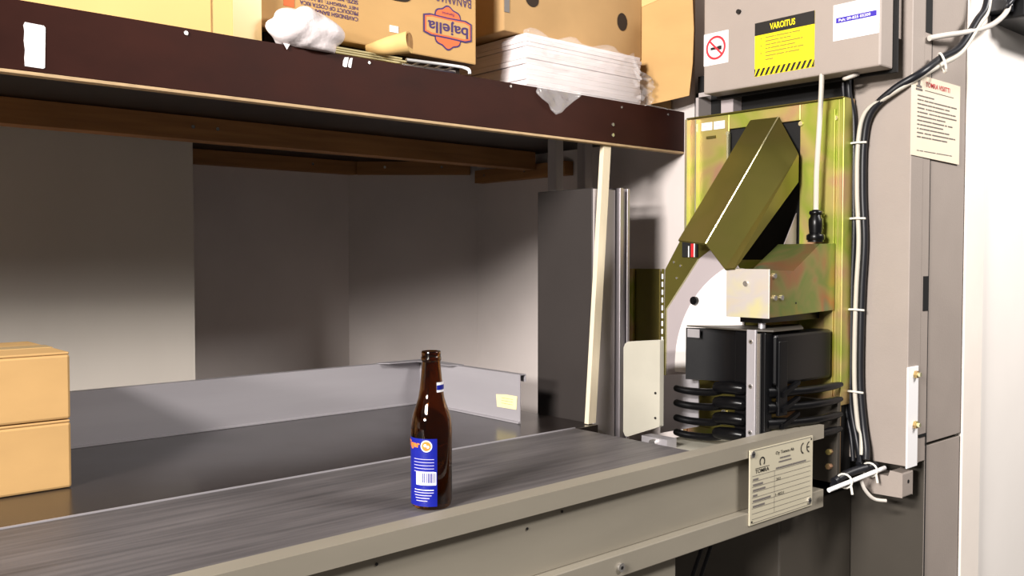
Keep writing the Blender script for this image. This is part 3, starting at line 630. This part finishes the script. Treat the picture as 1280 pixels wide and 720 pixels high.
t = thing('support_rod', (1.75, .93, .70), 'thin white rod with black cables tied to it between conveyor rail and column', 'rod')
MB().cyl((1.64, .918, .709), (.160, -.034, .026), .0045, 'white_metal', 12).build('rod', t, smooth=60)
MB().tube(smoothpath([(1.685, .932, .716), (1.72, .926, .726), (1.76, .915, .733), (1.795, .900, .738)]), .0085, 'black_rubber', 10).build('cable', t, smooth=60)
MB().tube(smoothpath([(1.69, .938, .706), (1.73, .936, .708), (1.765, .925, .716), (1.785, .915, .728)]), .006, 'black_rubber', 10).build('cable', t, smooth=60)
for x, y, z in ((1.695, .909, .719), (1.772, .896, .732)):
    MB().tube([(x, y + .016 * math.cos(a) + .006, z + .014 * math.sin(a)) for a in [k * 2 * PI / 16 for k in range(17)]], .0020, 'tie', 8).tube([(x, y - .008, z - .008), (x, y - .011, z - .024)], .0024, 'tie', 8).build('cable_tie', t)
tag(MB().tube(smoothpath([(1.742, .905, .716), (1.747, .900, .698), (1.758, .893, .682), (1.770, .886, .674), (1.784, .872, .672)]), .0036, 'cable_grey', 8).build('grey_cable', loc=(1.77, .9, .68), smooth=60), 'grey cable loop hanging under the column base block', 'cable')
tag(MB().tube(smoothpath([(1.705, .980, 1.545), (1.705, .981, 1.50), (1.703, .984, 1.42), (1.706, .990, 1.34), (1.712, .994, 1.275), (1.712, .994, 1.263)]), .0052, 'cable_white', 10).build('white_cable', loc=(1.7, .98, 1.263), smooth=60), 'white cable hanging from the control box down to the black plug', 'cable')
tag(MB().tube(smoothpath([(1.745, .93, 1.55), (1.748, .93, 1.50), (1.7, .93, 1.50)][:2]), .004, 'cable_grey', 8).build('grey_cable', loc=(1.745, .93, 1.5), smooth=60), 'short grey cable end just below the control box corner', 'cable') if False else None
tag(MB().tube(smoothpath([(1.858, .832, 1.607), (1.90, .82, 1.617), (1.96, .81, 1.630), (2.03, .80, 1.648), (2.10, .80, 1.672), (2.16, .80, 1.705), (2.19, .805, 1.735), (2.20, .81, 1.79)]), .0058, 'cable_grey', 10).build('grey_cable', loc=(2.0, .8, 1.6), smooth=60), 'light grey cable running from the machine top to the black wall unit', 'cable')
wb = thing('wall_unit', (2.3, .80, 1.69), 'black plastic unit mounted on the white wall at the upper right', 'device')
MB().box(2.205, 2.45, .775, .85, 1.700, 1.92, 'black').box(2.245, 2.45, .765, .775, 1.692, 1.92, 'black').build('housing', wb, bevel=.006)
MB().box(2.165, 2.207, .80, .85, 1.715, 1.92, 'black_rubber').box(2.172, 2.19, .797, .80, 1.725, 1.92, 'sticker').build('bracket', wb, bevel=.002)
tag(MB().tube(smoothpath([(2.178, .79, 1.90), (2.176, .792, 1.78), (2.184, .792, 1.745), (2.165, .80, 1.72), (2.19, .815, 1.715)]), .006, 'black_rubber', 10).build('black_cable', loc=(2.178, .79, 1.71), smooth=60), 'short black cable beside the black wall unit', 'cable')
for s, lab in ((0, 'left of two thin dark cables slanting down below the belt end'), (1, 'right of two thin dark cables slanting down below the belt end')):
    x = 1.47 + s * .03
    tag(MB().tube([(x, 1.06, .734), (x - .05, 1.06, .60), (x - .16, 1.06, .42), (x - .2, 1.06, .0)], .004, 'black_rubber', 8).build('dark_cable', loc=(x, 1.06, 0), smooth=60), lab, 'cable', 'thin cables below the belt')

# ------------------------------------------------------------------ things on the shelf
ZS = 1.5185
t = thing('pale_carton', (.45, 1.6, ZS), 'large pale yellow cardboard carton at the left end of the shelf', 'box')
MB().box(.10, .705, 1.432, 1.80, ZS, 1.85, 'card_pale').build('body', t, bevel=.003)
MB().box(.655, .7055, 1.4308, 1.4318, ZS, 1.85, 'tape').build('tape', t); MB().box(.618, .6195, 1.4312, 1.432, ZS, 1.85, 'card_edge').build('crease', t)

def bag_blob(name, c, r, amp, seed, m, label, cat, mats=None):
    bm = bmesh.new(); bmesh.ops.create_icosphere(bm, subdivisions=4, radius=1); rnd = random.Random(seed)
    ws = [(Vector((rnd.gauss(0, 1), rnd.gauss(0, 1), rnd.gauss(0, 1))) * 1.9, rnd.uniform(0, 6)) for _ in range(9)]
    for v in bm.verts:
        n = sum(math.sin(w.dot(v.co) * 1.4 + p) for w, p in ws) / 9; k = 1 + amp * (abs(n) * 2 - .4)
        v.co = Vector((v.co.x * r[0] * k, v.co.y * r[1] * k, max(v.co.z * r[2] * k, -r[2] * .75)))
    me = bpy.data.meshes.new(name); bm.to_mesh(me); bm.free(); me.materials.append(M[m])
    me.polygons.foreach_set('use_smooth', [True] * len(me.polygons))
    o = bpy.data.objects.new(name, me); COL.objects.link(o); o.location = c
    return tag(o, label, cat)
bg = bag_blob('plastic_bag', (.776, 1.411, 1.549), (.072, .036, .040), .30, 11, 'bag', 'crumpled white plastic bag on the shelf beside the pale carton', 'bag')
bm_ = MB().prism([(.728, 1.399, 1.522), (.741, 1.399, 1.523), (.734, 1.398, 1.512)], (0, -.001, 0), 'bag'); bm_.v = [tuple(v) for v in bm_.v]; bm_.build('hanging_corner', bg)
tag(MB().tube([(.79, 1.418, 1.5225), (.815, 1.416, 1.5225)], .0035, 'red', 8).build('red_strip', loc=(.80, 1.418, ZS)), 'small red plastic strip below the white bag', 'strip')

UDX, UDZ = (-1, 0, 0), (0, 0, -1)        # the banana cartons stand upside down: print is turned by half
t = thing('banana_carton', (.95, 1.65, 1.557), 'upside-down brown banana carton with orange and purple logo on the shelf', 'box')
bc = MB()
x0, x1, y0, y1, z0, z1 = .712, 1.186, 1.452, 1.84, 1.557, 1.82
bc.box(x0, x1, y0, y1, z0, z1, 'card').build('body', t, bevel=.003)
pr = MB(); O = (x1, y0, z1)   # origin at the printed top-left when upright; u runs to -X, v to -Z
o2 = Vector((x1, y0 - .0003, z0))
def flip(X, Z): return (x1 - X, Z - z0)
def ut(body, xl, xr, zb, zt, m, bold=.01):  # text turned by 180 degrees, occupying image box xl..xr / zb..zt
    pr.text(body, (xr, y0 - .0003, zt), UDX, UDZ, 0, 0, xr - xl, zt - zb, m, .0004, bold)
for k, s in enumerate(('CAVENDISH BANANAS', 'PRODUCT OF COSTA RICA', 'NET WEIGHT: 18.14 Kg', 'SIZE: MIN. 20 cm', 'CLASS I')):
    ut(s, .800 + [0, -.012, -.006, .018, .06][k], .906, 1.5975 + k * .0102, 1.6050 + k * .0102, 'ink_purple', .012)
po2 = pr; pr = MB(); ut('BANANAS', 1.085, 1.172, 1.668, 1.686, 'ink_purple', .0)
lg = MB()
# badge: lobed orange disc behind a purple-edged name band
Ob = (0, y0 - .0003, 0)
cx, cz = 1.113, 1.620
lob = [(cx + (.036 + .0022 * math.cos(8 * a)) * math.cos(a), cz + (.039 + .002 * math.cos(8 * a)) * math.sin(a)) for a in [k * 2 * PI / 64 for k in range(64)]]
lg.poly(Ob, XU, ZU, [(cx + (x - cx) * 1.09, cz + (z - cz) * 1.09) for x, z in lob], 'ink_purple', .0003); lg.poly(Ob, XU, ZU, lob, 'logo_orange', .0006)
band = [(1.057, 1.606), (1.072, 1.602), (1.113, 1.602), (1.155, 1.601), (1.169, 1.605), (1.169, 1.634), (1.155, 1.638), (1.113, 1.637), (1.072, 1.638), (1.057, 1.635)]
lg.poly(Ob, XU, ZU, [(cx + (x - cx) * 1.08, cz + (z - cz) * 1.2) for x, z in band], 'ink_purple', .0008)
lg.poly(Ob, XU, ZU, [(cx + (x - cx) * 1.01, cz + (z - cz) * 1.02) for x, z in band], 'logo_orange', .0011)
lg.poly(Ob, XU, ZU, [(cx + (x - cx) * .95, cz + (z - cz) * .86) for x, z in band], 'card', .0014)
lg.text('bajella', (1.163, y0 - .0003, 1.6345), UDX, UDZ, 0, 0, .100, .029, 'ink_purple', .0018, .02)
lg.text('Bananas', (1.128, y0 - .0003, 1.650), UDX, UDZ, 0, 0, .03, .006, 'ink_purple', .001, .0)
pr.build('printed_heading', t, recalc=False); po2.build('printed_text', t, recalc=False)['label'] = 'purple printed lettering turned upside down'
lg.build('logo', t, recalc=False)['label'] = 'orange and purple badge turned upside down'
hl = MB(); hp = [(.985 + .04 * math.copysign(abs(math.cos(a)) ** .6, math.cos(a)), 1.669 + .018 * math.copysign(abs(math.sin(a)) ** .6, math.sin(a))) for a in [k * 2 * PI / 24 for k in range(24)]]
hl.poly(Ob, XU, ZU, hp, 'card_in', .0006).build('hand_hole', t, recalc=False)
MB().box(.975, .995, y0 - .0008, y0 - .0002, 1.5905, 1.603, 'sticker').build('sticker', t, bevel=.0002)
MB().box(.757, .777, y0 - .0008, y0 - .0002, 1.60, 1.82, 'orange_tape').build('orange_stripe', t)
tag(MB().box(.73, 1.17, 1.475, 1.82, ZS, 1.5365, 'card_in').box(.735, 1.165, 1.48, 1.82, 1.537, 1.5565, 'card_in').build('flattened_cardboard', loc=(.95, 1.6, ZS)), 'flattened cardboard coloured as shade in the gap under the banana carton with logo', 'cardboard')  # near-black colour stands for the shade in the gap below the carton
# papers, roll, wire rack, blue plastic in front of it
fp = MB()
for k in range(5):
    dz = k * .0042; j = random.uniform(-.006, .006)
    fp.prism([(.838 + j, 1.424, ZS + .0005 + dz), (.99 + j * 2, 1.424, ZS + .0005 + dz), (.985 - j, 1.466, ZS + .0005 + dz), (.845 + j, 1.466, ZS + .0005 + dz)], (0, 0, .0027), 'paper_yel')
tag(fp.build('folded_papers', loc=(.91, 1.44, ZS)), 'flat folded yellowish papers on the shelf edge below the banana carton', 'papers')
rl = MB(); pa, pb = Vector((.918, 1.440, 1.546)), Vector((.966, 1.374, 1.556)); dirv = pb - pa
rl.tube([pa, pa + dirv * .5, pb], [.009, .0165, .020], 'roll', 18).build('kraft_roll', loc=(.96, 1.43, 1.54), smooth=50)
ro = bpy.data.objects[-1] if False else [o for o in COL.objects if o.name == 'kraft_roll'][0]
tag(ro, 'rolled tan kraft paper lying on the folded papers', 'roll')
ee = MB().ring(pb, Vector((.81, .59, 0)).normalized(), ZU, 0, 0, 0.0, .017, 'card_edge', .0012, 18); ee.build('roll_end', ro)
wr = MB()
wr.tube(smoothpath([(.985, 1.412, 1.533), (1.05, 1.410, 1.535), (1.10, 1.408, 1.536), (1.118, 1.405, 1.535), (1.122, 1.396, 1.530), (1.122, 1.394, 1.522)], 5), .0032, 'white_metal', 8)
wr.tube([(.985, 1.425, 1.526), (1.11, 1.425, 1.529)], .0025, 'white_metal', 8)
for x in (1.02, 1.045, 1.07, 1.095): wr.tube([(x, 1.411, 1.5345), (x - .012, 1.425, 1.5275)], .002, 'white_metal', 8)
tag(wr.build('wire_rack', loc=(1.05, 1.41, ZS), smooth=60), 'small white coated wire rack hooked over the shelf edge', 'rack')
tag(MB().prism([(1.05, 1.422, ZS + .001), (1.20, 1.421, ZS + .001), (1.205, 1.46, ZS + .001), (1.06, 1.46, ZS + .001)], (0, 0, .004), 'blue_bag').build('blue_sheet', loc=(1.12, 1.44, ZS)), 'blue plastic sheet sticking out beside the wire rack', 'sheet')

# paper bundles wrapped in clear film
def bundle(z0, z1, x0, x1, y0, y1, label, seed):
    t = thing('paper_bundle', ((x0 + x1) / 2, (y0 + y1) / 2, z0), label, 'paper bundle', 'white paper bundles in clear film')
    rnd = random.Random(seed); n = 6; h = (z1 - z0) / n; b = MB()
    for k in range(n):
        a, c, d = (rnd.uniform(-.003, .003) for _ in range(3))
        b.box(x0 + a, x1 + c, y0 + d * .6, y1, z0 + k * h, z0 + (k + 1) * h - .0002, 'paper_stack')
    b.build('sheets', t, bevel=.0008)
    return t
b1 = bundle(ZS + .001, 1.586, 1.305, 1.672, 1.432, 1.70, 'white paper bundle in clear film lying directly on the shelf, lower of two', 3)
b2 = bundle(1.588, 1.640, 1.310, 1.678, 1.436, 1.70, 'white paper bundle in clear film stacked on the other bundle', 8)
def film(pts_grid, name, label):
    nu, nv = len(pts_grid), len(pts_grid[0]); m = MB()
    m.add([p for r_ in pts_grid for p in r_], [(i * nv + j, i * nv + j + 1, (i + 1) * nv + j + 1, (i + 1) * nv + j) for i in range(nu - 1) for j in range(nv - 1)], 'film')
    o = m.build(name, loc=(1.5, 1.45, ZS), smooth=25, recalc=False); sd = o.modifiers.new('thickness', 'SOLIDIFY'); sd.thickness = .0004
    return tag(o, label, 'plastic film') if label else o
rnd = random.Random(4); g = []
for i in range(25):
    u = i / 24; row = []
    for j in range(15):
        v = j / 14; x = 1.285 + u * .415; z = 1.522 + v * (.118 + .008 * math.sin(u * 23))
        bulge = .012 * math.sin(u * 37 + v * 9) * math.sin(v * 14 + u * 5)
        y = 1.424 - .004 - abs(bulge) * .5 + rnd.uniform(-.0015, .0015)
        if u > .87: z = 1.522 + v * .085 * (1 - (u - .87) * 1.2) + .003 * rnd.random(); y += rnd.uniform(-.008, .008); x += rnd.uniform(-.006, .006)
        row.append((x, y, z + rnd.uniform(-.002, .002)))
    g.append(row)
film(g, 'plastic_wrap', 'clear crinkled plastic film wrapped round the white paper bundles')
g = []
for i in range(11):
    u = i / 10; row = []
    for j in range(9):
        v = j / 8; x = 1.300 + u * .135; zl = 1.524 - v * (.055 * (1 - abs(u - .42) * 1.75) + .004)
        y = 1.3955 - .004 * math.sin(u * 19 + v * 4) ** 2 - .006 * v * math.sin(u * 9) ** 2
        row.append((x, y, zl))
    g.append(row)
film(g, 'plastic_film_tail', 'loose corner of clear plastic film hanging over the dark shelf fascia')
# second banana carton on the bundles
t = thing('banana_carton', (1.48, 1.68, 1.6425), 'brown banana carton with round holes standing on the white paper bundles', 'box')
bx = MB().box(1.268, 1.712, 1.462, 1.86, 1.6425, 1.92, 'card_tan').build('body', t, bevel=.003)
Ob = (0, 1.4617, 0)
for cx, cz, rx, rz in ((1.640, 1.723, .0175, .021), (1.350, 1.722, .019, .016)):
    MB().poly(Ob, XU, ZU, [(cx + rx * math.cos(k * PI / 14), cz + rz * math.sin(k * PI / 14)) for k in range(28)], 'card_in', .0006).build('vent_hole', t, recalc=False)
MB().box(1.270, 1.284, 1.4608, 1.4616, 1.682, 1.92, 'ink_grey').build('tape_mark', t)
t.rotation_euler.z = 0.0
# loose sheets at the right end, open carton
ls = MB()
for k, (a, b_) in enumerate(((1.66, 1.735), (1.69, 1.765), (1.72, 1.79))):
    ls.prism([(a, 1.402 + .004 * k, ZS + .0035 - .001 * k), (b_, 1.404, ZS + .004 - .001 * k), (b_ - .01, 1.43, ZS + .004 - .001 * k), (a + .01, 1.43, ZS + .0035 - .001 * k)], (0, 0, .0008), 'paper')
tag(ls.build('loose_sheets', loc=(1.72, 1.42, ZS)), 'loose white paper sheets at the right shelf end below the open carton', 'papers')
t = thing('open_carton', (1.75, 1.5, ZS), 'tall tan carton with torn taped top at the right end of the shelf', 'box')
f0 = [(1.712, 1.62), (1.712, 1.468), (1.79, 1.434), (1.79, 1.62)]
tops = [1.765, 1.800, 1.80, 1.77]
oc = MB(); n = 4
vs = [(x, y, ZS + .001) for x, y in f0] + [(x, y, z) for (x, y), z in zip(f0, tops)]
oc.add(vs, [(k, (k + 1) % n, n + (k + 1) % n, n + k) for k in range(n)] + [(3, 2, 1, 0), (4, 5, 6, 7)], 'card_tan'); oc.build('body', t)
fl = MB().prism([(1.7115, 1.467, 1.532), (1.7115, 1.467, 1.798), (1.728, 1.40, 1.812), (1.743, 1.338, 1.824), (1.745, 1.332, 1.70), (1.744, 1.334, 1.62), (1.742, 1.342, 1.546), (1.73, 1.39, 1.540)], (.004, .001, 0), 'card'); fl.build('flap', t)
tp = MB().prism([(1.7110, 1.4665, 1.770), (1.7425, 1.3385, 1.802), (1.7425, 1.327, 1.838), (1.738, 1.347, 1.826), (1.733, 1.372, 1.829), (1.727, 1.398, 1.816), (1.720, 1.428, 1.816), (1.7110, 1.4655, 1.803)], (-.0006, 0, 0), 'tape'); tp.build('tape', t)

# ------------------------------------------------------------------ light
def area(name, loc, target, sx, sy, power, col):
    l = bpy.data.lights.new(name, 'AREA'); l.shape = 'RECTANGLE'; l.size = sx; l.size_y = sy; l.energy = power; l.color = col
    o = bpy.data.objects.new(name, l); COL.objects.link(o); o.location = loc
    o.rotation_euler = (Vector(target) - Vector(loc)).to_track_quat('-Z', 'Y').to_euler(); return o
area('strip_lamp', (-2.0, 0.3, 2.4), (1.5, 1.3, 1.1), 0.9, 0.3, 195, (1.0, 0.945, 0.90))
area('far_lamp', (-4.5, -0.3, 2.25), (1.5, 1.4, 1.1), 1.0, 0.35, 300, (1.0, 0.945, 0.90))
area('ceiling_lamp', (2.2, -0.8, 2.6), (1.6, 1.1, 1.0), 0.9, 0.4, 76, (1.0, 0.955, 0.92))
wd = bpy.data.worlds.new('world'); SC.world = wd; wd.use_nodes = True
wd.node_tree.nodes['Background'].inputs['Color'].default_value = (1.0, 0.95, 0.92, 1)
wd.node_tree.nodes['Background'].inputs['Strength'].default_value = 0.09

# ------------------------------------------------------------------ camera
cd = bpy.data.cameras.new('camera'); cd.sensor_width = 36.0; cd.lens = 1140 / 1280 * 36.0; cd.clip_start = 0.01
cam = bpy.data.objects.new('camera', cd); COL.objects.link(cam); cam.location = (0, 0, 1.165)
yaw = math.atan2(1290, 1140); pitch = math.atan(38 / 1140)
cam.rotation_euler = (PI / 2 - pitch, 0, yaw - PI / 2)
SC.camera = cam
SC.view_settings.view_transform = 'Standard'; SC.view_settings.look = 'None'
SC.view_settings.exposure = -0.13; SC.view_settings.gamma = 1.0; SC.view_settings.use_curve_mapping = False
